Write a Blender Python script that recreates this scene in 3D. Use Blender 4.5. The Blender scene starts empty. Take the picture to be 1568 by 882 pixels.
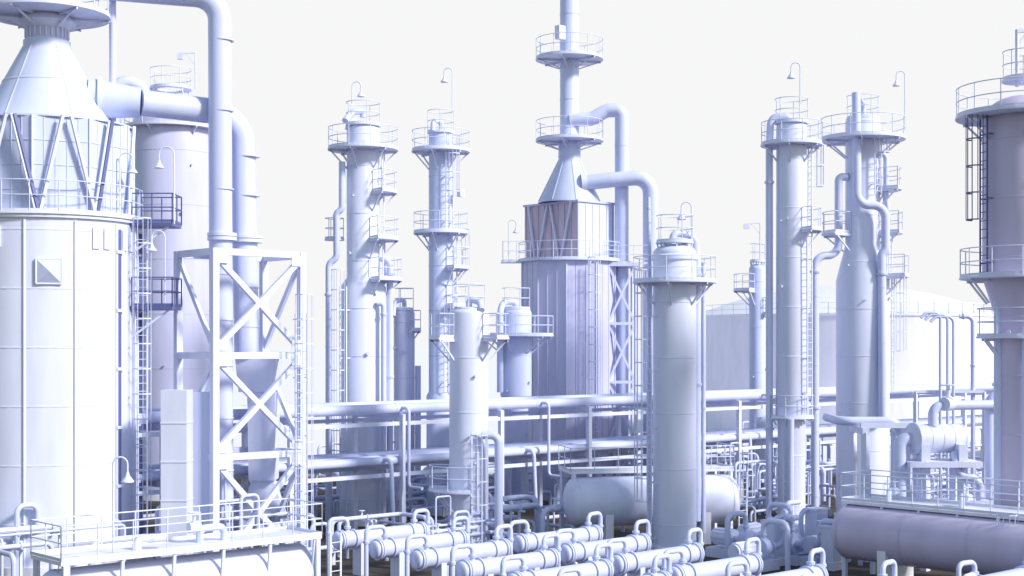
import bpy, math, random
from mathutils import Vector, Matrix
random.seed(7)
F=2200.0; H=9.0
def X(px,d): return (px-784)*d/F
def Z(py,d): return H+(530-py)*d/F
def S(d): return d/F
U=Vector((0.743,0.669,0)); N=Vector((-0.669,0.743,0)); UP=Vector((0,0,1))
D2R=math.pi/180

# ---------------------------------------------------------------- materials
MATS={}
def paint(name,col,rough=0.42,metal=0.0,var=0.08,spec=0.3):
    m=bpy.data.materials.new(name); m.use_nodes=True
    nt=m.node_tree; bs=nt.nodes['Principled BSDF']
    tc=nt.nodes.new('ShaderNodeTexCoord')
    mp=nt.nodes.new('ShaderNodeMapping'); mp.inputs['Scale'].default_value=(1.2,1.2,0.22)
    nz=nt.nodes.new('ShaderNodeTexNoise'); nz.inputs['Scale'].default_value=1.3; nz.inputs['Detail'].default_value=4
    rp=nt.nodes.new('ShaderNodeMapRange')
    rp.inputs['From Min'].default_value=0.3; rp.inputs['From Max'].default_value=0.7
    rp.inputs['To Min'].default_value=1-var; rp.inputs['To Max'].default_value=1+var*0.4
    mx=nt.nodes.new('ShaderNodeVectorMath'); mx.operation='SCALE'
    mx.inputs[0].default_value=col
    nt.links.new(tc.outputs['Object'],mp.inputs['Vector']); nt.links.new(mp.outputs[0],nz.inputs['Vector'])
    nt.links.new(nz.outputs['Fac'],rp.inputs['Value']); nt.links.new(rp.outputs[0],mx.inputs['Scale'])
    nt.links.new(mx.outputs[0],bs.inputs['Base Color'])
    bs.inputs['Roughness'].default_value=rough
    bs.inputs['Metallic'].default_value=metal
    bs.inputs['Specular IOR Level'].default_value=spec
    MATS[name]=m
paint('blue',(0.59,0.65,0.88))
paint('pale',(0.69,0.73,0.90))
paint('white',(0.80,0.81,0.88))
paint('mauve',(0.58,0.59,0.81))  # far heater and columns, lightened in place of distance haze
paint('brown',(0.56,0.52,0.69))
paint('salmon',(0.62,0.53,0.65))  # far heater casing, haze lightening put into the colour
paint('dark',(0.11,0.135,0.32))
paint('steel',(0.70,0.74,0.91),rough=0.5)
paint('pipe',(0.60,0.65,0.88),rough=0.34,spec=.4)
paint('tank',(0.68,0.68,0.83),rough=0.5)  # far tank colour lightened to stand in for distance haze

# ---------------------------------------------------------------- builder
class B:
    def __init__(s,name,mat='blue'):
        s.name=name; s.parts={}; s.cur=None; s.mat=mat; s.part('shell')
    def part(s,n,mat=None):
        if n not in s.parts: s.parts[n]=([],[],[])
        s.cur=s.parts[n]
        if mat: s.mat=mat
        return s
    def add(s,v,f,mat=None):
        V,Fc,M=s.cur; o=len(V); V.extend([tuple(p) for p in v])
        mat=mat or s.mat
        for q in f: Fc.append(tuple(i+o for i in q)); M.append(mat)
    def cyl(s,p0,p1,r0,r1=None,n=16,mat=None,caps=True):
        p0=Vector(p0);p1=Vector(p1); r1=r0 if r1 is None else r1
        a=(p1-p0).normalized(); t=UP if abs(a.z)<0.9 else Vector((1,0,0))
        e=a.cross(t).normalized(); g=a.cross(e)
        v=[];f=[]
        for p,r in((p0,r0),(p1,r1)):
            for i in range(n):
                q=2*math.pi*i/n; v.append(p+e*(r*math.cos(q))+g*(r*math.sin(q)))
        for i in range(n):
            j=(i+1)%n; f.append((i,i+n,j+n,j))
        if caps: f.append(tuple(range(n))); f.append(tuple(reversed(range(n,2*n))))
        s.add(v,f,mat)
    def rev(s,cx,cy,prof,n=48,mat=None,rot=0):
        v=[];f=[]
        for r,z in prof:
            r=max(r,0.002)
            for i in range(n):
                q=2*math.pi*i/n+rot; v.append((cx+r*math.cos(q),cy+r*math.sin(q),z))
        for k in range(len(prof)-1):
            for i in range(n):
                j=(i+1)%n; f.append((k*n+i,(k+1)*n+i,(k+1)*n+j,k*n+j))
        s.add(v,f,mat)
    def beam(s,p0,p1,w,h=None,mat=None):
        h=h or w; p0=Vector(p0);p1=Vector(p1); a=(p1-p0).normalized()
        t=UP if abs(a.z)<0.95 else U
        e=a.cross(t).normalized(); g=e.cross(a).normalized()
        v=[]
        for p in(p0,p1):
            for i,j in((-1,-1),(1,-1),(1,1),(-1,1)): v.append(p+e*(i*w/2)+g*(j*h/2))
        s.add(v,[(0,1,2,3),(7,6,5,4),(0,4,5,1),(1,5,6,2),(2,6,7,3),(3,7,4,0)],mat)
    def box(s,c,du,dn,dz,mat=None,grid=True):
        c=Vector(c); a=U if grid else Vector((1,0,0)); b=N if grid else Vector((0,1,0))
        v=[c+a*(i*du/2)+b*(j*dn/2)+UP*(k*dz/2) for k in(-1,1) for i,j in((-1,-1),(1,-1),(1,1),(-1,1))]
        s.add(v,[(3,2,1,0),(4,5,6,7),(0,1,5,4),(1,2,6,5),(2,3,7,6),(3,0,4,7)],mat)
    def tube(s,pts,r,n=14,bend=None,mat=None,steps=7,caps=True):
        pts=[Vector(p) for p in pts]; bend=bend or r*3
        path=[pts[0]]
        for i in range(1,len(pts)-1):
            a=pts[i-1]-pts[i]; b=pts[i+1]-pts[i]; la=a.length; lb=b.length; a.normalize(); b.normalize()
            ang=a.angle(b)
            if ang>3.05: path.append(pts[i]); continue
            cut=min(bend/math.tan(ang/2),la*0.49,lb*0.49)
            A=pts[i]+a*cut; C=pts[i]+b*cut; rad=cut*math.tan(ang/2)
            ctr=pts[i]+(a+b).normalized()*(rad/math.sin(ang/2))
            va=A-ctr; tot=math.pi-ang; ax=va.cross(C-ctr)
            if ax.length<1e-6: path.append(pts[i]); continue
            ax.normalize()
            for k in range(steps+1):
                path.append(ctr+Matrix.Rotation(tot*k/steps,3,ax)@va)
        path.append(pts[-1])
        pp=[path[0]]
        for p in path[1:]:
            if (p-pp[-1]).length>1e-4: pp.append(p)
        path=pp
        t0=(path[1]-path[0]).normalized(); ref=UP if abs(t0.z)<0.9 else Vector((1,0,0))
        e=t0.cross(ref).normalized(); v=[];f=[]
        for i,p in enumerate(path):
            if i==0: t=t0
            elif i==len(path)-1: t=(path[-1]-path[-2]).normalized()
            else: t=((path[i]-path[i-1]).normalized()+(path[i+1]-path[i]).normalized()).normalized()
            e=(e-t*e.dot(t)).normalized(); g=t.cross(e)
            for k in range(n):
                q=2*math.pi*k/n; v.append(p+e*(r*math.cos(q))+g*(r*math.sin(q)))
        for i in range(len(path)-1):
            for k in range(n):
                j=(k+1)%n; f.append((i*n+k,i*n+j,(i+1)*n+j,(i+1)*n+k))
        if caps:
            f.append(tuple(reversed(range(n)))); f.append(tuple(range((len(path)-1)*n,len(path)*n)))
        s.add(v,f,mat)
    def flange(s,p,axis,r,mat=None,w=None):
        p=Vector(p);axis=Vector(axis).normalized(); w=w or r*0.22
        s.cyl(p-axis*w*1.1,p-axis*w*0.1,r*1.4,n=20,mat=mat); s.cyl(p+axis*w*0.1,p+axis*w*1.1,r*1.4,n=20,mat=mat)
    def weld(s,p,axis,r,mat=None):
        p=Vector(p);axis=Vector(axis).normalized()
        s.cyl(p-axis*.025,p+axis*.025,r+.014,n=28,mat=mat)
    def hrail(s,pts,h=1.05,sp=1.5,mat='steel',r=0.022,posts=True):
        pts=[Vector(p) for p in pts]
        for a,b in zip(pts,pts[1:]):
            for k in(1,0.52): s.cyl(a+UP*h*k,b+UP*h*k,r,n=6,mat=mat)
            s.beam(a+UP*0.06,b+UP*0.06,0.015,0.1,mat=mat)
            if posts:
                m=max(1,int(round((b-a).length/sp)))
                for i in range(m+1):
                    p=a.lerp(b,i/m); s.cyl(p,p+UP*h,r,n=6,mat=mat)
    def ringplat(s,cx,cy,z,r0,r1,a0=0,a1=360,mat='steel',h=1.05,brackets=True,rmat='steel',depth=0.95,th=0.08):
        full=(a1-a0)>=359.9
        n=max(4,int((a1-a0)/9)); v=[];f=[]
        for i in range(n+1):
            q=(a0+(a1-a0)*i/n)*D2R; c=math.cos(q);sn=math.sin(q)
            for r,zz in((r0,z-th),(r1,z-th),(r1,z),(r0,z)): v.append((cx+r*c,cy+r*sn,zz))
        for i in range(n):
            o=i*4
            for k in range(4): f.append((o+k,o+4+k,o+4+(k+1)%4,o+(k+1)%4))
        if not full: f.append((0,1,2,3)); f.append((n*4+3,n*4+2,n*4+1,n*4))
        s.add(v,f,mat)
        P=lambda q,r,zz: Vector((cx+r*math.cos(q*D2R),cy+r*math.sin(q*D2R),zz))
        re=r1-0.04
        outer=[P(a0+(a1-a0)*i/n,re,z) for i in range(n+1)]
        s.hrail(outer,h,mat=rmat,posts=False)
        m=max(2,int(round((a1-a0)*D2R*r1/1.1)))
        for i in range(m+(0 if full else 1)):
            p=P(a0+(a1-a0)*i/m,re,z); s.cyl(p,p+UP*h,0.022,n=6,mat=rmat)
        if not full:
            for a in(a0,a1): s.hrail([P(a,r0+0.03,z),P(a,re,z)],h,mat=rmat,sp=5)
        if brackets:
            m=max(1,int(round((a1-a0)/60.0)))
            for i in range(m+(0 if full else 1)):
                a=a0+(a1-a0)*(i/m if m else 0)
                if full:a+=15
                dz=min(depth,(r1-r0)*1.1)
                s.beam(P(a,r0-0.02,z-th-dz),P(a,r1-0.12,z-th-0.03),0.06,0.07,mat=mat)
                s.beam(P(a,r0-0.02,z-th-0.05),P(a,r1-0.03,z-th-0.05),0.06,0.1,mat=mat)
    def ladder(s,cx,cy,r,ang,z0,z1,cage=True,mat='steel',w=0.46):
        q=ang*D2R; o=Vector((math.cos(q),math.sin(q),0)); t=Vector((-math.sin(q),math.cos(q),0)); c=Vector((cx,cy,0))
        b=c+o*(r+0.22)
        for k in(-1,1): s.beam(b+t*(k*w/2)+UP*z0,b+t*(k*w/2)+UP*z1,0.045,0.06,mat=mat)
        z=z0+0.15
        while z<z1: s.cyl(b-t*w/2+UP*z,b+t*w/2+UP*z,0.018,n=5,mat=mat); z+=0.32
        z=z0+0.5
        while z<z1:
            for k in(-1,1): s.beam(b+t*(k*w/2)+UP*z,c+o*(r-0.02)+t*(k*w/2)+UP*z,0.05,mat=mat)
            z+=2.4
        if cage and z1-z0>2.6:
            def hp(k,z):
                an=(-100+200*k/6)*D2R; return b+o*(0.32+0.36*math.cos(an))+t*(0.36*math.sin(an))+UP*z
            z=z0+2.1
            zs=[]
            while z<z1+0.9: zs.append(z); z+=1.0
            for z in zs:
                for k in range(6): s.beam(hp(k,z),hp(k+1,z),0.02,0.05,mat=mat)
            if len(zs)>1:
                for k in range(0,7): s.beam(hp(k,zs[0]),hp(k,zs[-1]),0.03,0.015,mat=mat)
    def lamp(s,x,y,z,h,dx,mat='steel',R=0.22):
        pts=[(x,y,z),(x,y,z+h-R)]
        for k in range(1,9):
            a=math.pi*k/8; pts.append((x+dx*(R-R*math.cos(a)),y,z+h-R+R*math.sin(a)))
        pts.append((x+dx*2*R,y,z+h-R-0.25))
        s.tube(pts,0.03,n=8,bend=0.02,mat=mat,steps=1)
        zz=z+h-R-0.25
        s.rev(x+dx*2*R,y,[(0.04,zz+0.02),(0.07,zz-0.1),(0.2,zz-0.27),(0.2,zz-0.3),(0.0,zz-0.22)],n=16,mat=mat)
    def armlamp(s,x,y,z,h,dx,mat='steel'):
        s.cyl((x,y,z),(x,y,z+h),0.04,n=8,mat=mat); s.beam((x,y,z+h),(x+dx*1.0,y,z+h),0.07,mat=mat)
        s.beam((x,y,z+h-0.7),(x+dx*0.6,y,z+h-0.04),0.04,mat=mat)
        s.box((x+dx*0.9,y,z+h-0.22),0.35,0.25,0.3,mat=mat,grid=False)
    def valve(s,p,r,mat='steel'):
        p=Vector(p); s.cyl(p,p+UP*r*3.2,r*0.35,n=10,mat=mat)
        s.cyl(p-U*r*1.3,p+U*r*1.3,r*1.15,n=14,mat=mat)
        s.cyl(p+UP*r*0.9,p+UP*r*1.2,r*1.0,n=14,mat=mat)
        pts=[p+UP*r*3.2+U*(r*1.3*math.cos(a*math.pi/6))+N*(r*1.3*math.sin(a*math.pi/6)) for a in range(13)]
        for a,b in zip(pts,pts[1:]): s.cyl(a,b,r*0.12,n=6,mat=mat)
        s.cyl(pts[0],pts[6],r*0.1,n=6,mat=mat); s.cyl(pts[3],pts[9],r*0.1,n=6,mat=mat)
    def done(s):
        parts=[(k,p) for k,p in s.parts.items() if p[0]]
        root=bpy.data.objects.new(s.name,None); root.empty_display_size=0.5
        bpy.context.collection.objects.link(root)
        for k,(V,Fc,M) in parts:
            me=bpy.data.meshes.new(k); me.from_pydata(V,[],Fc)
            names=sorted(set(M))
            for nm in names: me.materials.append(MATS[nm])
            idx={nm:i for i,nm in enumerate(names)}
            me.polygons.foreach_set('material_index',[idx[m] for m in M])
            me.polygons.foreach_set('use_smooth',[True]*len(Fc))
            me.update(); me.set_sharp_from_angle(angle=34*D2R)
            ob=bpy.data.objects.new(k,me); bpy.context.collection.objects.link(ob); ob.parent=root
        return root

def dome(R,z,k=0.5,n=8):
    return [(R*math.cos(i*math.pi/2/n),z+R*k*math.sin(i*math.pi/2/n)) for i in range(n+1)]
def seams(b,x,y,z0,z1,rf,step,mat=None):
    z=z0
    while z<z1:
        r=rf(z) if callable(rf) else rf
        b.rev(x,y,[(r-0.01,z-0.035),(r+0.014,z-0.025),(r+0.014,z+0.025),(r-0.01,z+0.035)],n=48,mat=mat); z+=step
BX=[(3,2,1,0),(4,5,6,7),(0,1,5,4),(1,2,6,5),(2,3,7,6),(3,0,4,7)]
def hvessel(b,p0,dirv,L,r,mat,head=0.5,saddles=True,seam=True,n=40):
    p0=Vector(p0);d=Vector(dirv).normalized(); e=d.cross(UP).normalized()
    m=8
    prof2=[(r*math.cos(math.pi/2*(1-i/m)),-r*head*math.sin(math.pi/2*(1-i/m))) for i in range(m+1)]
    prof2+=[(r*math.cos(math.pi/2*i/m),L+r*head*math.sin(math.pi/2*i/m)) for i in range(m+1)]
    v=[];f=[]
    for R,t in prof2:
        R=max(R,0.003)
        for i in range(n):
            q=2*math.pi*i/n; v.append(p0+d*t+e*(R*math.cos(q))+UP*(R*math.sin(q)))
    for k in range(len(prof2)-1):
        for i in range(n):
            j=(i+1)%n; f.append((k*n+i,k*n+j,(k+1)*n+j,(k+1)*n+i))
    b.add(v,f,mat)
    if seam:
        t=0.0
        while t<=L+0.01:
            b.cyl(p0+d*(t-0.03),p0+d*(t+0.03),r+0.013,n=n,mat=mat,caps=False); t+=L/4
    if saddles:
        for t in(L*0.18,L*0.82):
            c=p0+d*t
            vv=[c+d*(i*0.18)+e*(j*r*0.9)+UP*(zz) for zz in(-c.z,-r*0.45) for i,j in((-1,-1),(1,-1),(1,1),(-1,1))]
            b.add(vv,BX,'white')

# ================================================================ near fired heater (left)
d=58; s=S(d); cx,cy=X(72,d),d; FR=-72     # FR = side facing the camera
b=B('fired_heater','pale')
R=3.58
b.rev(cx,cy,[(R,0.6),(R,Z(345,d)),(R+0.12,Z(344,d)),(R+0.12,Z(338,d)),(0.5,Z(338,d))],n=72,mat='pale')
b.rev(cx,cy,[(R+0.1,0.0),(R+0.1,0.6),(R-0.1,0.6)],n=64,mat='white')
for k in range(12):
    th=-13.5+30*k-120
    q=(FR+th)*D2R; c=Vector((cx+(R+0.0)*math.cos(q),cy+(R+0.0)*math.sin(q),0))
    t=Vector((-math.sin(q),math.cos(q),0)); o=Vector((math.cos(q),math.sin(q),0))
    b.beam(c+UP*0.6,c+UP*Z(348,d),0.12,0.08,mat='pale')
    if 40<th<100:
        c2=c+t*(0.15 if th<60 else .35)-o*0.0; b.beam(c2+UP*0.7,c2+UP*Z(356,d),0.12,0.14 if th<60 else .34,mat='dark')  # dark strip painted in for the gap shadow beside the rib
        for m in range(6):
            cc=c2+UP*(1.2+m*2.3); b.beam(cc-t*.2,cc+t*.2,.2,.12,mat='pale')
seams(b,cx,cy,2.2,Z(360,d),R+0.001,2.25)
for th in(-60,-45,-30,30,38,54,62,70,90,105):
    q=(FR+th)*D2R; o=Vector((math.cos(q),math.sin(q),0)); c=Vector((cx,cy,Z(372,d)))+o*(R+0.01)
    t=Vector((-math.sin(q),math.cos(q),0))
    v=[c+t*(i*0.15)+UP*(j*0.4)+o*k for k in(0,0.05) for i,j in((-1,-1),(1,-1),(1,1),(-1,1))]
    b.add(v,BX,'pale')
q=(FR+1)*D2R; o=Vector((math.cos(q),math.sin(q),0)); t=Vector((-math.sin(q),math.cos(q),0))
c=Vector((cx,cy,Z(422,d)))+o*(R+0.05)
v=[c+t*(i*0.47)+UP*(j*0.47) for i,j in((-1,-1),(1,-1),(1,1),(-1,1))]+[c+o*0.28]
b.add(v,[(0,1,4),(1,2,4),(2,3,4),(3,0,4)],'blue')
for k in range(4): b.beam(v[k],v[(k+1)%4],0.06,mat='pale')
b.part('convection_section')
zc0,zc1=Z(338,d),Z(196,d); Rc=3.45
b.rev(cx,cy,[(Rc,zc0),(Rc,zc1),(0.4,zc1)],n=10,mat='blue',rot=-9*D2R)
def pol(R,n,rot,k):
    q=2*math.pi*k/n+rot; return Vector((cx+R*math.cos(q),cy+R*math.sin(q),0))
for k in range(10):
    a=pol(Rc+0.01,10,-9*D2R,k); a2=pol(Rc+0.01,10,-9*D2R,k+1)
    b.beam(a+UP*zc0,a+UP*zc1,0.08,mat='blue')
    for m in range(1,5): p=a.lerp(a2,m/5); b.beam(p+UP*zc0,p+UP*zc1,0.025,0.025,mat='blue')
    for m in range(1,4): zz=zc0+(zc1-zc0)*m/4; b.beam(a+UP*zz,a2+UP*zz,0.025,0.025,mat='blue')
def on(th,rr=R+0.05):
    q=(FR+th)*D2R; return Vector((cx+rr*math.cos(q),cy+rr*math.sin(q),0))
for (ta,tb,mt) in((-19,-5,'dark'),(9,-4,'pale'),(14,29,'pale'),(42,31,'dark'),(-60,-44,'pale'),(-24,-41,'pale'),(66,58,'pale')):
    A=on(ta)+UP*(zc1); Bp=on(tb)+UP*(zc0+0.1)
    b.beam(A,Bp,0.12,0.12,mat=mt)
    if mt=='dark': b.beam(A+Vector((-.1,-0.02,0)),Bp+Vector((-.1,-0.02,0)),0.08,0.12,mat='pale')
b.part('hood')
b.rev(cx,cy,[(3.4,zc1-0.02),(3.4,zc1+0.05),(2.55,Z(192,d)),(2.5,Z(187,d)),(0.92,Z(72,d)),(0.92,Z(64,d)),(0.80,Z(63,d)),(0.80,Z(-30,d))],n=56,mat='blue')
for a in range(-170,180,60):
    q=a*D2R; b.beam((cx+2.51*math.cos(q),cy+2.51*math.sin(q),Z(187,d)),(cx+0.93*math.cos(q),cy+0.93*math.sin(q),Z(72,d)),0.05,0.03,mat='blue')
b.rev(cx,cy,[(1.70,Z(131,d)),(1.74,Z(130,d)),(1.70,Z(127,d))],n=56,mat='blue')
for a in range(0,360,15):
    q=a*D2R; c=Vector((cx+0.84*math.cos(q),cy+0.84*math.sin(q),0)); b.beam(c+UP*Z(60,d),c+UP*Z(46,d),0.05,mat='steel')
b.part('platforms')
b.ringplat(cx,cy,Z(336,d),R,R+0.2,mat='white',brackets=False,h=1.2)
b.ringplat(cx,cy,Z(26,d)+0.1,0.85,2.5,mat='steel',depth=0.5)
b.rev(cx,cy,[(0.82,Z(46,d)),(1.15,Z(36,d)),(0.9,Z(24,d))],n=32,mat='pale')
for y in(345,472):
    zz=Z(y,d); x0=X(205,d); x1=X(270,d)
    b.box(((x0+x1)/2,cy+0.1,zz),x1-x0,1.6,0.14,mat='dark',grid=False)
    b.hrail([(x0+.1,cy-0.7,zz+.07),(x1,cy-0.7,zz+.07),(x1,cy+0.9,zz+.07),(x0+.1,cy+0.9,zz+.07)],1.15,sp=0.8,mat='dark',r=0.028)
    b.beam((x0,cy-0.5,zz-1.2),(x1-0.2,cy-0.5,zz-0.1),0.08,mat='steel')
b.part('ladder')
b.ladder(X(216,d),cy-0.1,0.1,-70,0,Z(345,d),cage=True)
b.part('lamps')
b.lamp(X(196,d),cy-1.2,Z(330,d),Z(240,d)-Z(330,d),1,R=0.25)
b.lamp(X(272,d),cy-.6,Z(345,d),Z(228,d)-Z(345,d),-1,R=0.3)
b.lamp(X(258,d),cy-.6,Z(470,d),Z(355,d)-Z(470,d),-1,R=0.26)
b.cyl((X(162,d),cy+1,Z(190,d)),(X(162,d),cy+1,Z(-20,d)),0.14,mat='pipe')
b.part('flue_ducts','pipe')
x3,y3=X(340,59.5),59.5; x4,y4=X(378,60.8),60.8
zt=Z(156,58.5)
b.cyl((cx+1.6,cy+0.25,zt+0.1),(cx+3.6,cy+0.7,zt),0.82,0.6,n=32,mat='blue')
b.cyl((cx+1.95,cy+0.35,zt+0.1),(cx+2.1,cy+0.39,zt+0.1),0.9,n=32,mat='pale')
b.tube([(cx+3.6,cy+0.7,zt),(x4-0.2,y4,zt-0.15),(x4,y4,Z(545,60.8))],0.53,n=32,bend=1.4,steps=12)
zt3=Z(-4,59.5)
b.tube([(cx,cy,zt3+0.2),(x3-0.1,y3,zt3),(x3,y3,0)],0.48,n=32,bend=1.0,steps=12)
for (xx,yy,rr) in((x3,y3,.48),(x4,y4,.53)): b.flange((xx,yy,Z(364,60)),UP,rr*.9,mat='pale',w=0.14)
for yy in(62,170,290,420,490,560,640,720): b.weld((x3,y3,Z(yy,59.5)),UP,0.48)
for yy in(240,300,440,500): b.weld((x4,y4,Z(yy,60.8)),UP,0.53)
b.done()

# ================================================================ braced steel frame around ducts
b=B('steel_support_frame','steel'); b.part('frame','steel')
FL=Vector((-11.8,57,0)); W=4.1; E=2.9
def fp(u,n,z): return FL+U*u+N*n+UP*z
zt=12.9; lv=[0,4.7,8.75,zt]
for u in(0,W):
    for n in(0,E): b.beam(fp(u,n,0),fp(u,n,zt),0.28,0.28)
for z in lv[1:]:
    for a,c in(((0,0),(W,0)),((0,E),(W,E)),((0,0),(0,E)),((W,0),(W,E))):
        b.beam(fp(*a,z-0.13),fp(*c,z-0.13),0.22,0.27)
for i,(z0,z1) in enumerate(((0.1,4.4),(4.8,8.5),(8.9,zt-0.3))):
    b.beam(fp(0.05,0,z0),fp(W-.05,0,z1),0.2,0.22); b.beam(fp(0.05,.05,z1),fp(W-.05,.05,z0),0.2,0.22)
    if i%2==0: b.beam(fp(0,.05,z0),fp(0,E-.05,z1),0.14,0.2); b.beam(fp(W,.05,z1),fp(W,E-.05,z0),0.14,0.2)
    else: b.beam(fp(0,.05,z1),fp(0,E-.05,z0),0.14,0.2); b.beam(fp(W,.05,z0),fp(W,E-.05,z1),0.14,0.2)
    for (u,n) in((0,0),(W,0)):
        for z in(z0+.15,z1-.1): b.box(fp(u+(.3 if u==0 else -.3),-.12,z),.5,.03,.4)
b.part('ladder')
c=fp(W-0.35,-0.3,0); b.ladder(c.x,c.y,0.1,-60,0,Z(480,59),cage=True,w=0.5)
b.part('duct_hopper','pale')
def frus(b,c,a0,b0,z0,a1,b1,z1,mat):
    v=[]
    for (aa,bb,z) in((a0,b0,z0),(a1,b1,z1)):
        for i,j in((-1,-1),(1,-1),(1,1),(-1,1)): v.append((c[0]+i*aa/2,c[1]+j*bb/2,z))
    b.add(v,BX,mat)
hx=X(402,61); hy=61.3
frus(b,(hx-.2,hy),1.5,1.4,Z(600,61),1.75,1.6,Z(548,61),'pale')
frus(b,(hx,hy),1.1,1.1,Z(735,61),1.2,1.2,Z(600,61)-.01,'pale')
frus(b,(hx,hy),1.9,.6,Z(790,61),.9,.6,Z(734,61),'pale')
for k in(-1,1): b.beam((hx+k*0.8,hy,Z(786,61)),(hx+k*0.8,hy,0),0.45,0.5,mat='pale')
b.done()
b=B('air_duct_casing','pale'); frus(b,(X(271,56),56),1.0,1.1,0,1.0,1.1,Z(597,56),'pale'); frus(b,(X(306,57),57.6),0.8,0.9,0,0.8,0.9,Z(600,57),'blue')
for z in(1.5,3,4.5,6): frus(b,(X(271,56),56),1.04,1.14,z,1.04,1.14,z+.05,'pale')
b.done()

# ================================================================ generic distillation column
def column(name,px,d,prof,mat,plats=(),crown=None,ladders=(),lamps=(),pipes=(),domek=0.5,seam=2.4,nozz=True,rmat='steel'):
    b=B(name,mat); cx,cy=X(px,d),d; s=S(d)
    pr=[(r*s,Z(y,d)) for r,y in prof]
    Rt,ztop=pr[0]
    P=[(pr[-1][0],0.0)]+list(reversed(pr))
    b.rev(cx,cy,P+dome(Rt,ztop,domek)[1:],n=56,mat=mat)
    def rf(z):
        q=P
        for (r0,z0),(r1,z1) in zip(q,q[1:]):
            if z0<=z<=z1 and z1>z0: return r0+(r1-r0)*(z-z0)/(z1-z0)
        return Rt
    b.rev(cx,cy,[(P[0][0]+0.12,0),(P[0][0]+0.12,0.35),(P[0][0]-.02,0.35)],n=48,mat='white')
    seams(b,cx,cy,1.3,ztop+0.05,rf,seam,mat)
    if nozz:
        rr=random.Random(px)
        for k in range(4):
            z=rr.uniform(2,ztop-1); a=rr.uniform(-160,-20)*D2R; r=rf(z); o=Vector((math.cos(a),math.sin(a),0)); c=Vector((cx,cy,z))
            q=rr.choice([0.04,0.05,0.07])
            b.cyl(c+o*(r-.05),c+o*(r+0.12),q,n=16,mat=mat); b.cyl(c+o*(r+0.10),c+o*(r+0.14),q*1.45,n=16,mat=mat)
    b.part('platforms')
    for p in plats:
        y,Ro,a0,a1=p[:4]; z=Z(y,d); b.ringplat(cx,cy,z,rf(z)+0.01,Ro*s,a0,a1,mat='steel',rmat=rmat)
    if crown:
        y,Rr=crown; z=Z(y,d)
        b.ringplat(cx,cy,z,max(0.1,Rr*s-0.45),Rr*s,mat='steel',brackets=False,rmat=rmat,h=1.15,th=.06)
        for a in range(0,360,45):
            q=a*D2R; b.beam((cx+Rr*s*.93*math.cos(q),cy+Rr*s*.93*math.sin(q),z-.06),(cx+Rt*.75*math.cos(q),cy+Rt*.75*math.sin(q),ztop+Rt*domek*.5),0.05,mat='steel')
    b.part('ladders')
    for a,y0,y1,cg in ladders:
        z0=max(0,Z(y0,d)); z1=Z(y1,d); b.ladder(cx,cy,max(rf(z0),rf(z1)),a,z0,z1,cage=cg,mat=rmat)
    b.part('lamps')
    for (lx,y0,y1,dx) in lamps:
        b.lamp(X(lx,d),cy-0.2,Z(y0,d),Z(y1,d)-Z(y0,d),dx)
    b.part('piping','pipe')
    for (r,pts) in pipes:
        P3=[]
        for q in pts:
            x,y=q[0],q[1]; off=q[2] if len(q)>2 else 0
            P3.append((X(x,d),cy+off,max(0,Z(y,d))))
        b.tube(P3,r*s,n=18,steps=8)
        for A,Bq in zip(P3,P3[1:]):
            A=Vector(A);Bq=Vector(Bq); L=(Bq-A).length
            if L>3.5:
                m=int(L/2.6)
                for i in range(1,m+1): b.weld(A.lerp(Bq,(i-.4)/m),Bq-A,r*s,mat='pipe')
                b.flange(A.lerp(Bq,.12),Bq-A,r*s*.95,mat='pipe',w=0.05)
    return b
b=column('process_column',262,86,[(60,203),(62,230),(62,640)],'mauve',plats=[(198,72,0,360)],domek=0.9,
  crown=(136,32),pipes=[(11,[(185,195,-1.5),(185,133,-1.5),(225,133,-1),(225,175,0)])],seam=3.2)
b.part('lamps'); b.armlamp(X(302,86),85.5,Z(138,86),Z(84,86)-Z(138,86),-1); b.done()

b=column('distillation_column',556,73,[(25,200),(25,425),(35,440),(35,790)],'pale',
  plats=[(228,54,0,360),(294,52,-50,60),(366,55,-60,60),(428,60,-60,60)],crown=(192,27),
  ladders=[(-5,426,368,1),(5,364,296,1),(-8,292,230,1),(-130,780,440,1)],lamps=[(540,160,126,1)],
  pipes=[(5,[(526,250,-.6),(526,322,-.6),(517,328,-.6),(517,396,-.4),(505,404,-.4),(505,800,-.4)]),
         (4.5,[(551,195),(538,180,-.2),(534,200,-.4)]),(5,[(556,180),(556,170),(540,174,-.4),(532,190,-1.0)]),
         (4,[(580,466,-1),(590,466,-1),(590,600,-1),(590,800,-1)]),(5,[(582,395,0),(597,400,0),(597,560,0),(597,700,0)])])
b.part('platforms'); b.ringplat(X(500,73)+.4,73,Z(366,73),0.05,.5,mat='steel',brackets=False); b.done()

b=column('distillation_column',675,77,[(18.5,207),(18.5,600),(22,606),(22,790)],'blue',
  plats=[(231,45,0,360),(356,42,0,360),(410,44,-60,40),(468,42,-60,60)],crown=(203,21),
  ladders=[(-55,356,232,1),(0,467,358,1),(-60,600,470,1)],lamps=[(693,175,105,-1)],
  pipes=[(4,[(676,200),(676,186),(664,186,-.5),(664,204,-.7)])])
b.part('piping'); b.box((X(706,77),76.5,Z(297,77)),0.3,0.3,0.4,mat='steel'); b.done()

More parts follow.
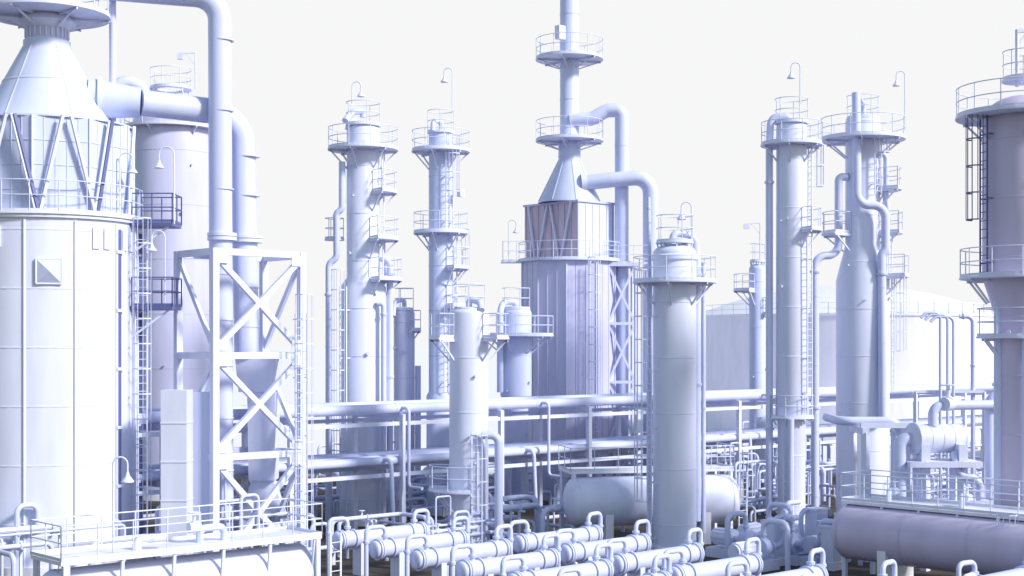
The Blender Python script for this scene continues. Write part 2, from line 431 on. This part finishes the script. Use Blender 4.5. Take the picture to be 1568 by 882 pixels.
b=column('small_column',619,78,[(16,480),(16,800)],'mauve',plats=[(505,26,-60,60)],crown=(474,15),
  pipes=[(3.5,[(619,470),(619,458),(605,462,-.3),(604,485,-.8)]),(4.5,[(640,560,0),(640,600,0),(640,790,0)])],seam=3.0); b.done()
b=column('small_column',790,80,[(24,480),(24,606),(19,612),(19,780)],'blue',plats=[(513,58,0,360)],crown=(473,22),
  pipes=[(5,[(790,474),(790,462),(770,462,-.3),(766,480,-.8),(766,600,-.8)]),(4,[(780,700,-1),(780,768,-1.2),(802,768,-1.2),(802,720,-1)])]); b.done()
b=column('distillation_column',718,63.5,[(30,480),(30,560),(30,843)],'pale',
  plats=[(517,62,-45,0),(517,62,180,225),(748,62,170,275)],crown=(476,26),ladders=[(-70,840,660,1)],domek=0.35,
  pipes=[(5,[(718,472),(718,458),(735,462,-.2),(738,476,-.7)]),(6.5,[(738,664,-1.0),(764,664,-1.0),(764,760,-1.0),(764,850,-1.0)])]); b.done()

b=column('distillation_column',1033,62.5,[(33,388),(33,846)],'pale',
  plats=[(431,64,0,360)],crown=(371,29),ladders=[(195,840,433,1)],domek=0.45,lamps=[(1058,372,310,-1)],
  pipes=[(5.5,[(1030,376),(1030,356),(1066,360,.4),(1070,400,.5),(1070,560,.5),(1070,800,.5)]),(3.5,[(1081,400,.8),(1081,600,.8),(1081,820,.8)]),(3,[(995,300,0.6),(997,440,.6),(997,820,.6)])],nozz=False)
b.part('shell'); b.rev(X(1033,62.5),62.5,[(33*S(62.5)+.0,Z(400,62.5)),(33*S(62.5)+.09,Z(398,62.5)),(33*S(62.5)+.09,Z(392,62.5)),(33*S(62.5),Z(390,62.5))],n=56,mat='pale'); b.done()

b=column('distillation_column',1212,70,[(23,195),(23,300),(24,640),(21,646),(21,810)],'pale',
  plats=[(221,47,0,360),(352,46,-60,50),(638,34,-170,-10)],crown=(188,26),ladders=[(10,350,223,1),(-40,640,350,0),(-110,800,640,0)],
  lamps=[(1224,160,97,-1)],
  pipes=[(5.5,[(1208,190),(1208,178),(1180,178,0),(1178,230,0),(1178,640,0),(1178,780,0)]),(5,[(1205,640,-1),(1205,700,-.9),(1205,800,-.9)])]); b.done()

b=column('distillation_column',1321,74,[(26,188),(26,375),(40,430),(40,745)],'pale',
  plats=[(213,64,0,360),(290,58,-40,40),(357,60,-40,40),(423,69,-40,40),(357,62,150,215)],crown=(182,25),
  ladders=[(0,600,425,1),(5,420,358,1),(-5,355,290,1),(-60,300,215,1)],lamps=[(1384,200,110,-1)],
  pipes=[(6.5,[(1303,148,-1.1),(1303,240,-1.3),(1303,318,-1.3),(1346,318,-1.3),(1346,385,-1.3),(1340,392,-1.3),(1340,640,-1.55),(1340,640.5,-1.5)]),
         (6,[(1296,272,-.3),(1282,272,-.3),(1282,330,-.3),(1282,392,-.3),(1245,392,-.5),(1245,600,-.5),(1245,800,-.5)]),
         (4,[(1303,165,-1),(1303,148,-1),(1322,160,0),(1322,180,0)]),
         (4,[(1336,238,-.6),(1352,238,-.6),(1352,300,-.6),(1356,340,-.6)])])
b.done()
b=column('small_column',1160,96,[(13,412),(13,800)],'blue',plats=[(444,37,120,240),(480,20,-60,60)],crown=(400,12),domek=.6,seam=3)
b.part('lamps'); b.armlamp(X(1160,96),95,Z(400,96),Z(344,96)-Z(400,96),-1); b.done()

# right reactor
b=column('reactor_column',1568,54,[(58,178),(61,186),(61,425),(44,478),(42,560),(42,760)],'brown',
  plats=[(177,101,0,360),(424,95,0,360),(515,70,0,360)],domek=0.55,rmat='steel',seam=2.2,
  pipes=[(7,[(1526,425,-.2),(1526,560,-.2),(1526,800,-.2)]),(3,[(1551,500,-1.2),(1551,600,-1.2),(1551,760,-1.2)])])
d=54; cx,cy=X(1568,d),d
b.part('ladders'); b.ladder(cx,cy,61*S(d),-165,Z(424,d),Z(180,d),cage=True,mat='dark')
b.part('top_frame','steel')
for px in(1553,1583):
    b.beam((X(px,d),cy-.3,Z(135,d)),(X(px,d),cy-.3,Z(48,d)),0.1)
b.beam((X(1553,d),cy-.3,Z(50,d)),(X(1583,d),cy-.3,Z(50,d)),0.12); b.beam((X(1553,d),cy-.3,Z(72,d)),(X(1570,d),cy-.3,Z(50,d)),0.06)
b.ringplat(cx,cy,Z(122,d),0.1,0.8,mat='steel',brackets=False); b.done()

# ================================================================ far fired heater with stack
d=86; s=S(d); cx,cy=X(872,d),d
b=B('fired_heater_with_stack','blue'); b.part('radiant_section')
R=74*s
b.rev(cx,cy,[(R,0),(R,Z(402,d)),(0.3,Z(402,d))],n=10,mat='mauve',rot=12*D2R)
for k in range(10):
    q=12*D2R+k*math.pi/5; q2=q+math.pi/5
    a=Vector((cx+(R+.0)*math.cos(q),cy+(R+.0)*math.sin(q),0)); a2=Vector((cx+(R+.0)*math.cos(q2),cy+(R+.0)*math.sin(q2),0))
    b.beam(a,a+UP*Z(403,d),0.09,mat='mauve')
    for m in(1,2): p=a.lerp(a2,m/3); b.beam(p,p+UP*Z(404,d),0.05,mat='mauve')
b.part('convection_section')
ctr=Vector((X(885,83.8),83.8,0)); Bx,Ax=2.95,4.5
c=ctr+U*Bx/2+N*Ax/2; zz0,zz1=Z(402,d),Z(318,d)+.15
b.box((c.x,c.y,(zz0+zz1)/2),Bx,Ax,zz1-zz0-.01,mat='salmon')
for m in range(0,9):
    p=ctr+N*Ax*m/8-U*.03; b.beam(p+UP*zz0,p+UP*zz1,0.05,mat='salmon')
for m in range(0,6):
    p=ctr+U*Bx*m/5-N*.03; b.beam(p+UP*zz0,p+UP*zz1,0.05,mat='blue')
b.box(tuple(ctr+U*Bx/2-N*0.012+UP*(zz0+zz1)/2),Bx-.1,0.03,zz1-zz0-.05,mat='pale')
for (m0,m1) in((0.1,0.3),(0.5,0.32),(0.55,0.75),(0.92,0.78)):
    b.beam(ctr-U*.12+N*Ax*m0+UP*zz1,ctr-U*.12+N*Ax*m1+UP*zz0,0.12,mat='pale')
b.box((c.x,c.y,zz1+.05),Bx+.25,Ax+.25,0.12,mat='blue')
b.part('platforms')
b.ringplat(cx,cy,Z(400,d),R-.3,R+.2,170,350,mat='steel',brackets=False)
zq=Z(401,d); b.box((X(790,d),cy,zq),1.8,1.2,.12,grid=False,mat='steel'); b.hrail([(X(770,d),cy-.6,zq),(X(812,d),cy-.6,zq)],1.2,sp=.7); b.hrail([(X(770,d),cy-.6,zq),(X(770,d),cy+.6,zq)],1.2)
b.lamp(X(779,d),cy-.5,zq,Z(338,d)-zq,1)
b.part('stack')
b.rev(cx,cy,[(48*s,zz1+.1),(48*s,zz1+.2),(17*s,Z(246,d)),(17*s,Z(222,d)),(14.5*s,Z(216,d)),(14.5*s,Z(-120,d)),(13*s,Z(-120,d))],n=40,mat='blue')
seams(b,cx,cy,Z(240,d),Z(-100,d),lambda z:(17*s if z<Z(222,d) else 14.6*s),1.7)
for a in range(-170,180,45):
    q=a*D2R; b.beam((cx+48.2*s*math.cos(q),cy+48.2*s*math.sin(q),zz1+.2),(cx+17.1*s*math.cos(q),cy+17.1*s*math.sin(q),Z(246,d)),0.05,mat='blue')
b.part('stack_platforms')
b.ringplat(cx,cy,Z(90,d),15*s,52*s,mat='steel',h=1.15,depth=.5); b.ringplat(cx,cy,Z(215,d),15*s,52*s,mat='steel',h=1.15,depth=.5)
b.box((X(857,d),cy-.9,Z(55,d)),.5,.4,.8,mat='steel')
b.part('flue_ducts','pipe')
b.tube([(cx,cy-.3,Z(185,d)),(X(905,d),cy-.4,Z(184,d)),(X(928,d),cy-.4,Z(171,d)),(X(951,d),cy-.5,Z(171,d)),(X(951,d),cy-.5,Z(210,d)),(X(951,d),cy-.5,0)],10.5*s,n=24,bend=.7,steps=9)
b.tube([(X(893,d),cy-1.0,Z(283,d)),(X(935,d),cy-1.2,Z(279,d)),(X(993,d),cy-1.2,Z(274,d)),(X(993,d),cy-1.2,Z(330,d)),(X(993,d),cy-1.2,0)],11.5*s,n=24,bend=.9,steps=9)
b.cyl((X(889,d),cy-1,Z(283.5,d)),(X(896,d),cy-1,Z(283,d)),14*s,n=24,mat='pale')
for y in(225,290,350): b.weld((X(951,d),cy-.5,Z(y,d)),UP,10.5*s)
b.flange((X(951,d),cy-.5,Z(404,d)),UP,10*s,w=.1)
b.part('duct_truss','steel')
xs=(X(928,d),X(970,d))
for x in xs:
    for yy in(cy-1.5,cy+.8): b.beam((x,yy,0),(x,yy,Z(408,d)),0.16)
for k in range(4):
    za=Z(408,d)*k/4; zb=Z(408,d)*(k+1)/4
    for yy in(cy-1.5,cy+.8): b.beam((xs[0],yy,zb),(xs[1],yy,zb),0.16)
    b.beam((xs[0],cy-1.5,za),(xs[1],cy-1.5,zb),0.13) ; b.beam((xs[1],cy-1.5,za),(xs[0],cy-1.5,zb),0.12)
b.box((X(950,d),cy-.3,Z(408,d)),2.0,2.6,.12,grid=False,mat='steel')
b.hrail([(xs[0]-.3,cy-1.6,Z(408,d)+.05),(xs[1]+.8,cy-1.6,Z(408,d)+.05)],1.1,sp=.8)
b.part('side_ladder'); b.ladder(X(905,d),cy-2.75,.1,-90,0,Z(404,d)); b.done()

# ================================================================ storage tank
d=152; cx,cy=X(1292,d),d; s=S(d); R=236*s*math.cos(math.atan(.1))*.995
b=B('storage_tank','tank'); zr=Z(488,d)
b.rev(cx,cy,[(R,0),(R,zr),(R+.15,zr),(R+.15,zr+.15)],n=96,mat='tank')
b.rev(cx,cy,[(R+.15,zr+.15)]+[(R*math.cos(a),zr+.16+3.4*(1-math.cos(a)**2)) for a in [i*math.pi/2/12 for i in range(13)]],n=96,mat='white')
seams(b,cx,cy,2,zr,R,2.4)
b.part('roof_rail')
pts=[(cx+(R+.1)*math.cos(i*math.pi/30),cy+(R+.1)*math.sin(i*math.pi/30),zr+.15) for i in range(61)]
b.hrail(pts,1.1,sp=2,r=.03); b.done()

# ================================================================ pipe rack
b=B('pipe_rack','steel'); O=Vector((-9.2,64.5,0)); zu,zl=6.0,3.62
def rp(t,n,z): return O+U*t+N*n+UP*z
T0,T1=-8.6,80
b.part('steelwork','steel')
t=T0+1.2
while t<T1:
    for n in(-.5,3.3): b.beam(rp(t,n,0),rp(t,n,zu-.2),0.22)
    for z in(zu-.32,zl-.32): b.beam(rp(t,-.5,z),rp(t,3.3,z),0.2,0.26)
    t+=6.2
for z in(zu-.62,zl-.62,):
    for n in(-.5,3.3): b.beam(rp(T0,n,z),rp(T1,n,z),0.14,0.18)
b.part('pipes','pipe')
for z,lst in((zu,((-.25,.24),(.35,.14),(.85,.2),(1.45,.12),(1.9,.26),(2.6,.14),(3.05,.17))),(zl,((-.25,.2),(.15,.12),(.6,.2),(1.2,.15),(1.7,.22),(2.4,.13),(2.9,.2)))):
    for n,r in lst:
        b.tube([rp(T0,n,z+r-.18),rp(T1,n,z+r-.18)],r,n=20)
        for t in range(int(T0)+4,int(T1),9):
            b.weld(rp(t+n,n,z+r-.18),U,r)
for t,n in((4,-.25),(13,-.25),(23,-.25),(31,.35)):
    b.tube([rp(t,n,zl+.1),rp(t,n-.7,zl+.1),rp(t,n-.9,0.3),rp(t+2,n-.9,.3)],0.1,n=12)
    b.tube([rp(t+1,n,zu+.1),rp(t+1,-1.0,zu+.1),rp(t+1,-1.0,zl-1.2),rp(t+1,-2,zl-1.2)],0.08,n=12)
b.done()

# ================================================================ heat exchangers
def exch(p,L=4.3,r=.33,z=1.45,ud=U,nm='heat_exchanger',ub=True):
    b=B(nm,'pipe'); p=Vector((p[0],p[1],z)); d_=ud
    hvessel(b,p,d_,L,r,'pipe',head=.35,saddles=False,seam=False,n=28)
    for t in(0.12,0.22,0.75,L-.75,L-.2,L-.1): b.cyl(p+d_*(t-.03),p+d_*(t+.03),r*1.2,n=28,mat='pipe')
    b.part('saddles')
    e=d_.cross(UP)
    for t in(L*.25,L*.75):
        c=p+d_*t; vv=[c+d_*(i*.12)+e*(j*r*.85)+UP*zz for zz in(-z,-r*.5) for i,j in((-1,-1),(1,-1),(1,1),(-1,1))]
        b.add(vv,BX,'pale')
    if ub:
        b.part('piping','pipe')
        for t,du in((.5,-1),(L-.5,1)):
            c=p+d_*t
            b.tube([c+UP*r*.8,c+UP*(r+.5),c+UP*(r+.5)+d_*(du*.8)-e*.1,c+d_*(du*.8)-e*.1-UP*(z-.05)],.085,n=14,bend=.22)
            b.flange(c+UP*(r+.14),UP,.1,mat='pipe',w=.04)
            b.flange(c+d_*(du*.8)-e*.1+UP*.3,UP,.085,mat='pipe',w=.04)
        c=p+d_*(L*.5); b.tube([c-UP*r*.8,c-UP*(r+.4),c-UP*(r+.4)+e*1.0,c+e*1.0-UP*(z-.05)],.08,n=12)
    b.done()
for k in range(6): exch((-6.8+1.7*k,55.8-2.55*k))
for k in range(7): exch((.22+1.68*k,54.8-2.6*k))
for k in range(3,6): exch((9.6+1.66*k,53.6-2.5*k),z=1.2)

# ================================================================ drums with access platforms
def drumplat(name,p0,dirv,L,r,z,zp,w,mat,side,posts=True,railback=True,ext=(0.3,0.3),m0=None,off=0,brk=True):
    b=B(name,mat); dirv=Vector(dirv).normalized(); e=Vector(side).normalized()
    p0=Vector((p0[0],p0[1],0))
    hvessel(b,p0+UP*z,dirv,L,r,mat)
    b.part('platform','steel')
    a=p0-dirv*ext[0]-e*(w/2-off)+UP*zp; c=p0+dirv*(L+ext[1])-e*(w/2-off)+UP*zp
    LL=(c-a).length
    v=[a,c,c+e*w,a+e*w]; v=[q-UP*.12 for q in v]+v
    b.add(v,BX,'white')
    cs=v[4:]
    b.hrail([cs[0],cs[1]],1.05,sp=1.1); b.hrail([cs[1],cs[2]],1.05,sp=1.1); b.hrail([cs[3],cs[0]],1.05,sp=1.1)
    if railback: b.hrail([cs[2],cs[3]],1.05,sp=1.1)
    m=m0 or max(2,int(LL/1.6))
    if brk:
        for k in range(m+1):
            t=.25+(LL-.5)*k/m
            q=a+dirv*t+e*.06
            inn=p0+UP*(z+r*.35)-dirv*ext[0]+dirv*t-e*r*.93
            if off: inn=p0+UP*(z+r*.9)-dirv*ext[0]+dirv*t-e*r*.35
            b.beam(q-UP*.14,inn-UP*.1,.08,.1,mat='steel')
    if posts:
        for t in(.15,LL-.15):
            for sgn in(0.06,w-.06): q=a+dirv*t+e*sgn; b.beam(q-UP*.12,Vector((q.x,q.y,0)),.16,mat='steel')
    return b,a,c,cs
b,a,c,cs=drumplat('horizontal_drum_with_platform',(-13.7,43.1),U,8.6,.95,1.35,2.66,2.1,'pale',N)
b.part('valves','pipe')
q=a+U*2.9+N*.9; b.tube([q,q+UP*.35,q+UP*.35+U*.8-N*.4],.13,mat='white')
q=a+U*5.2+N*1.1; b.tube([q+UP*0,q+UP*.45,q+UP*.45+U*.9,q+U*.9],.12,mat='blue'); b.valve(q+UP*.5-U*.2,.15)
b.ladder(c.x+.2,c.y+.3,.1,-40,0,2.7,cage=False)
b.lamp(a.x+1.0,a.y+1.9,2.6,3.0,1)
b.done()
b,a,c,cs=drumplat('horizontal_drum_with_platform',(X(1303,55.5),55.5),-N,11,1.05,1.85,3.05,2.0,'brown',U,off=.75)
b.part('valves','pipe')
for t in(1.5,4.6): q=a-N*t+U*1.0; b.tube([q,q+UP*.4,q+UP*.4+U*.6+N*.3],.1); b.valve(q+UP*.35+U*.4,.12)
b.ladder(cs[1].x-3.0,cs[1].y+4,.1,-100,0,3.1,cage=True); b.done()
dv=Vector((1,.22,0)).normalized(); sv=Vector((-.22,1,0))
b,a,c,cs=drumplat('horizontal_drum_with_platform',(X(882,65),65),dv,7.2,1.12,1.95,3.35,2.2,'pale',sv,railback=False,off=.9,brk=False)
b.ladder(c.x+.2,c.y,.1,-60,0,3.2,cage=True); b.done()

# ================================================================ elevated exchanger on concrete structure (right)
b=B('elevated_heat_exchanger','white'); d=58
p0=Vector((X(1402,d),d,Z(672,d))); hvessel(b,p0,(1,.25,0),2.0,.58,'pale',saddles=False)
b.cyl(p0+Vector((-.12,-.03,0)),p0+Vector((-.02,0,0)),.66,n=32,mat='pale')
b.part('support','pale')
for x in(0.25,1.75):
    for y in(-.45,.6): b.beam(p0+Vector((x,y,-p0.z)),p0+Vector((x,y,-.85)),.3,mat='pale')
    b.box(p0+Vector((x,.05,-.55)),.35,1.3,.7,grid=False,mat='pale')
b.box(p0+Vector((1.0,.1,-.98)),2.9,1.9,.22,grid=False,mat='pale')
b.box(p0+Vector((1.0,.1,-2.6)),4.2,2.3,.16,grid=False,mat='pale')
b.hrail([p0+Vector((-1.1,-1.0,-2.5)),p0+Vector((3.1,-1.0,-2.5))],1.0,sp=1)
b.part('piping','pipe')
b.tube([p0+Vector((.7,0,.5)),p0+Vector((.7,0,1.35)),p0+Vector((1.6,0.2,1.35)),p0+Vector((4.2,.9,1.35))],.2,bend=.45,n=20)
b.tube([p0+Vector((-.1,0,0.0)),p0+Vector((-.7,-.2,0.0)),p0+Vector((-.7,-.2,-p0.z))],.26,bend=.5,n=20)
b.tube([p0+Vector((1.5,-.3,-.5)),p0+Vector((1.5,-.6,-1.5)),p0+Vector((2.4,-.6,-1.5)),p0+Vector((2.4,-.6,-p0.z))],.16,n=16)
b.valve(p0+Vector((1.35,.1,1.4)),.24)
b.done()
b=B('gooseneck_pipes','pipe'); d=68; b.part('pipes','pipe')
for k,(xa,xb,y) in enumerate(((1421,1440,479),(1428,1451,482),(1436,1460,485))):
    b.tube([(X(xa,d)-.35,d,Z(y+8,d)),(X(xa,d)-.1,d,Z(y,d)),(X(xb,d),d,Z(y,d)),(X(xb,d),d,Z(y+20,d)),(X(xb,d),d,0)],.075,bend=.3,n=12)
b.tube([(X(1474,d),d+.5,Z(484,d)),(X(1495,d),d+.5,Z(484,d)),(X(1495,d),d+.5,0)],.11,bend=.4,n=12)
b.flange((X(1480,d),d+.5,Z(484,d)),(1,0,0),.11); b.flange((X(1495,d),d+.5,Z(560,d)),UP,.11)
b.tube([(X(1475,d),d-9,Z(606,59)),(X(1515,59),59,Z(606,59)),(X(1519,59),59,0)],.22,bend=.4,n=16)
b.beam((X(1405,d),d+.3,Z(600,d)),(X(1510,d),d+.3,Z(600,d)),.12,mat='steel')
for px in(1405,1510): b.beam((X(px,d),d+.3,0),(X(px,d),d+.3,Z(600,d)),.14,mat='steel')
b.done()
b=B('pipe_support_portal','steel'); d=60; b.part('frame','steel')
xa,xb=X(1325,d),X(1392,d)
for x in(xa,xb):
    for y in(d,d+2.2): b.beam((x,y,0),(x,y,Z(662,d)),.26,mat='pale')
    b.beam((x,d-.12,Z(660,d)),(x,d+2.32,Z(660,d)),.28,mat='pale')
b.beam((xa-.2,d,Z(655,d)+.1),(xb+.2,d,Z(655,d)+.1),.22,mat='pale'); b.beam((xa-.2,d+2.2,Z(655,d)+.1),(xb+.2,d+2.2,Z(655,d)+.1),.22,mat='pale')
b.part('pipes','pipe'); b.tube([(X(1290,d),d+3,Z(644,d)),(X(1296,d),d+1.1,Z(647,d)),(X(1385,d),d+1.1,Z(647,d)),(X(1395,d),d+1.1,Z(690,d)),(X(1395,d),d+1.1,0)],.19,n=18)
b.done()

# ================================================================ pumps
def pump(p,sc=1.0,ud=U):
    b=B('pump','pale'); p=Vector((p[0],p[1],0)); e=ud.cross(UP)
    def q(u,n,z): return p+ud*u*sc+e*n*sc+UP*z*sc
    b.part('base'); v=[q(i,j,k) for k in(0,.4) for i,j in((-1.2,-.5),(1.2,-.5),(1.2,.5),(-1.2,.5))]
    b.add(v,BX,'pale')
    b.part('motor'); b.cyl(q(-1.0,0,.85),q(0,0,.85),.36*sc,n=24,mat='pale'); b.cyl(q(-1.1,0,.85),q(-1.0,0,.85),.3*sc,n=24,mat='steel')
    for a in range(0,360,30):
        c=math.cos(a*D2R)*.37;s_=math.sin(a*D2R)*.37; b.beam(q(-.95,c,.85+s_),q(-.05,c,.85+s_),.03*sc,mat='pale')
    b.cyl(q(0,0,.85),q(.5,0,.85),.12*sc,n=12,mat='steel')
    b.part('volute'); b.cyl(q(.5,0,.85),q(.85,0,.85),.42*sc,n=24,mat='blue'); b.cyl(q(.85,0,.85),q(1.25,0,.85),.17*sc,n=16,mat='pipe'); b.cyl(q(1.2,0,.85),q(1.28,0,.85),.27*sc,n=16,mat='pipe')
    b.part('piping'); b.tube([q(.67,.1,.9),q(.67,.1,2.0),q(.67,1.3,2.0),q(.67,1.3,0)],.11*sc,bend=.35,mat='pipe'); b.flange(q(.67,.1,1.4),UP,.11*sc,mat='pipe')
    b.tube([q(1.28,0,.85),q(2.0,0,.85),q(2.0,0,1.9),q(3.0,0,1.9)],.12*sc,bend=.35,mat='pipe'); b.valve(q(2.0,0,1.5),.12*sc)
    b.done()
for px,dd in((1125,61),(1160,63.5),(1195,60),(1235,62.5),(1262,59.5),(1150,57.5)):
    pump((X(px,dd),dd),1.0,-N if px%2 else U)
for px,dd,h in((1185,59,1.5),(1250,61.5,1.7),(1275,58,1.4)):
    b=B('control_cabinet','white'); x=X(px,dd)
    b.box((x,dd,.15),.9,.7,.3,mat='pale'); b.box((x,dd,.3+h/2),.8,.6,h,mat='pale'); b.box((x,dd,.3+h+.04),.9,.7,.08,mat='pale'); b.box(tuple(Vector((x,dd,.3+h/2))-N*.31),.66,.03,h*.85,mat='blue'); b.done()

# ================================================================ ground level manifolds
def manifold(u0,u1,n0,n1,cnt,seed,zr=(.35,1.9)):
    b=B('pipe_manifold','pipe'); b.part('pipes','pipe'); rr=random.Random(seed)
    for k in range(cnt):
        t=rr.uniform(u0,u1); n=rr.uniform(n0,n1); z=rr.uniform(*zr); r=rr.choice([.05,.07,.09,.13])
        L=rr.uniform(1.5,6); h=rr.uniform(.3,1.3); a=rr.choice([U,-U]); w=rr.choice([N,-N])*rr.uniform(.4,2.2)
        p=O+U*t+N*n
        b.tube([p,p+UP*z,p+UP*z+a*L,p+a*L+w+UP*z,p+a*L+w],r,n=10)
        b.flange(p+UP*z+a*L*.5,a,r)
        if rr.random()<.5: b.valve(p+UP*z+a*L*.35,r*1.1)
        if rr.random()<.4: b.tube([p+UP*z+a*L*.6,p+UP*(z+h+.4)+a*L*.6,p+UP*(z+h+.4)+a*(L*.6+.8),p+a*(L*.6+.8)],r*.8,n=10)
        q=p+a*L*.5; b.beam(q,q+UP*(z-r),.1,mat='steel'); b.beam(q-w.normalized()*.35+UP*(z-r-.05),q+w.normalized()*.35+UP*(z-r-.05),.09,mat='steel')
    b.done()
manifold(-6,10,-7,-3.5,22,1); manifold(12,26,-7.5,-4,10,2,(.3,1.0)); manifold(-4,26,4,11,50,3,(.4,2.4)); manifold(26,46,-7,1,34,4,(.4,2.6))
manifold(26,38,-18,-10,20,5); manifold(-14,-6,-5,2,20,6,(.5,2.8)); manifold(32,48,-18,-8,26,9,(.5,3)); manifold(28,50,4,12,30,11,(.4,3))

# ================================================================ ground
def ground():
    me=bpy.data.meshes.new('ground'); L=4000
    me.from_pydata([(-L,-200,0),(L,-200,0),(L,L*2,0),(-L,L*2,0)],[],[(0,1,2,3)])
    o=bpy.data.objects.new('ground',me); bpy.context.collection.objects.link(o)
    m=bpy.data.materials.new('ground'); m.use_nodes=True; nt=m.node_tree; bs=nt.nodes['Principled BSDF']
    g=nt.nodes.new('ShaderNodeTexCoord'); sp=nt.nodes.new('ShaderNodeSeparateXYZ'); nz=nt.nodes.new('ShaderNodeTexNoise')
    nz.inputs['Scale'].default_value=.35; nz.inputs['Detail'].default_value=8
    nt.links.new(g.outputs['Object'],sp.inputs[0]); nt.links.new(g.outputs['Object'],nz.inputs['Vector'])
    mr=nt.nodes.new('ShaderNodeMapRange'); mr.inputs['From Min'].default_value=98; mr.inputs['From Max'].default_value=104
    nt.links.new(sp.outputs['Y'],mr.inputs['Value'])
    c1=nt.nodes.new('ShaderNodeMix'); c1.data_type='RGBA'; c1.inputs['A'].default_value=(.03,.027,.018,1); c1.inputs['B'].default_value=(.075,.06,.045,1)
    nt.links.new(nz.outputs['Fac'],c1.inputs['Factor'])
    c2=nt.nodes.new('ShaderNodeMix'); c2.data_type='RGBA'; c2.inputs['B'].default_value=(.74,.74,.78,1)  # far ground painted pale, the whitening of haze put into its colour
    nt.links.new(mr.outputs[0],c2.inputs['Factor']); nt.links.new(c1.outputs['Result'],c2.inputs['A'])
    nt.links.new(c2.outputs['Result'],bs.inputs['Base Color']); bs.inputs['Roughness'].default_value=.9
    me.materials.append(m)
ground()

# ================================================================ world, sun, camera
sc=bpy.context.scene
w=bpy.data.worlds.new('World'); sc.world=w; w.use_nodes=True; nt=w.node_tree; bg=nt.nodes['Background']
sky=nt.nodes.new('ShaderNodeTexSky'); sky.sky_type='NISHITA'; sky.sun_disc=False
EL=35; AZ=119
sky.sun_elevation=EL*D2R; sky.sun_rotation=AZ*D2R; sky.air_density=1.3; sky.dust_density=.6
tc=nt.nodes.new('ShaderNodeTexCoord'); sp=nt.nodes.new('ShaderNodeSeparateXYZ'); nt.links.new(tc.outputs['Generated'],sp.inputs[0])
mr=nt.nodes.new('ShaderNodeMapRange'); mr.interpolation_type='SMOOTHSTEP'
mr.inputs['From Min'].default_value=.25; mr.inputs['From Max'].default_value=.5
nt.links.new(sp.outputs['Z'],mr.inputs['Value'])
# white haze only ahead of the camera; blue elsewhere shaped to deepen shading
m2=nt.nodes.new('ShaderNodeMapRange'); m2.interpolation_type='SMOOTHSTEP'
m2.inputs['From Min'].default_value=.85; m2.inputs['From Max'].default_value=.25
nt.links.new(sp.outputs['Y'],m2.inputs['Value'])
mm=nt.nodes.new('ShaderNodeMath'); mm.operation='MAXIMUM'; nt.links.new(mr.outputs[0],mm.inputs[0]); nt.links.new(m2.outputs[0],mm.inputs[1])
ml=nt.nodes.new('ShaderNodeMath'); ml.operation='MULTIPLY'; ml.inputs[1].default_value=.90; nt.links.new(mm.outputs[0],ml.inputs[0])
mx=nt.nodes.new('ShaderNodeMix'); mx.data_type='RGBA'; mx.inputs['A'].default_value=(6.2,6.2,6.22,1)
nt.links.new(ml.outputs[0],mx.inputs['Factor']); nt.links.new(sky.outputs[0],mx.inputs['B']); nt.links.new(mx.outputs['Result'],bg.inputs['Color'])
bg.inputs['Strength'].default_value=.15
ld=bpy.data.lights.new('sun','SUN'); ld.energy=4.5; ld.angle=9*D2R; ld.color=(1,.95,.93)
lo=bpy.data.objects.new('sun',ld); bpy.context.collection.objects.link(lo)
dv=Vector((math.sin(AZ*D2R)*math.cos(EL*D2R),math.cos(AZ*D2R)*math.cos(EL*D2R),math.sin(EL*D2R)))
lo.rotation_euler=dv.to_track_quat('Z','Y').to_euler(); lo.location=dv*100
cd=bpy.data.cameras.new('camera'); co=bpy.data.objects.new('camera',cd); bpy.context.collection.objects.link(co)
co.location=(0,0,H); co.rotation_euler=(math.pi/2,0,0); cd.sensor_width=36; cd.lens=36*F/1568; cd.shift_y=89/1568
cd.clip_start=.5; cd.clip_end=12000; sc.camera=co
sc.view_settings.view_transform='Standard'; sc.view_settings.look='None'; sc.view_settings.exposure=0
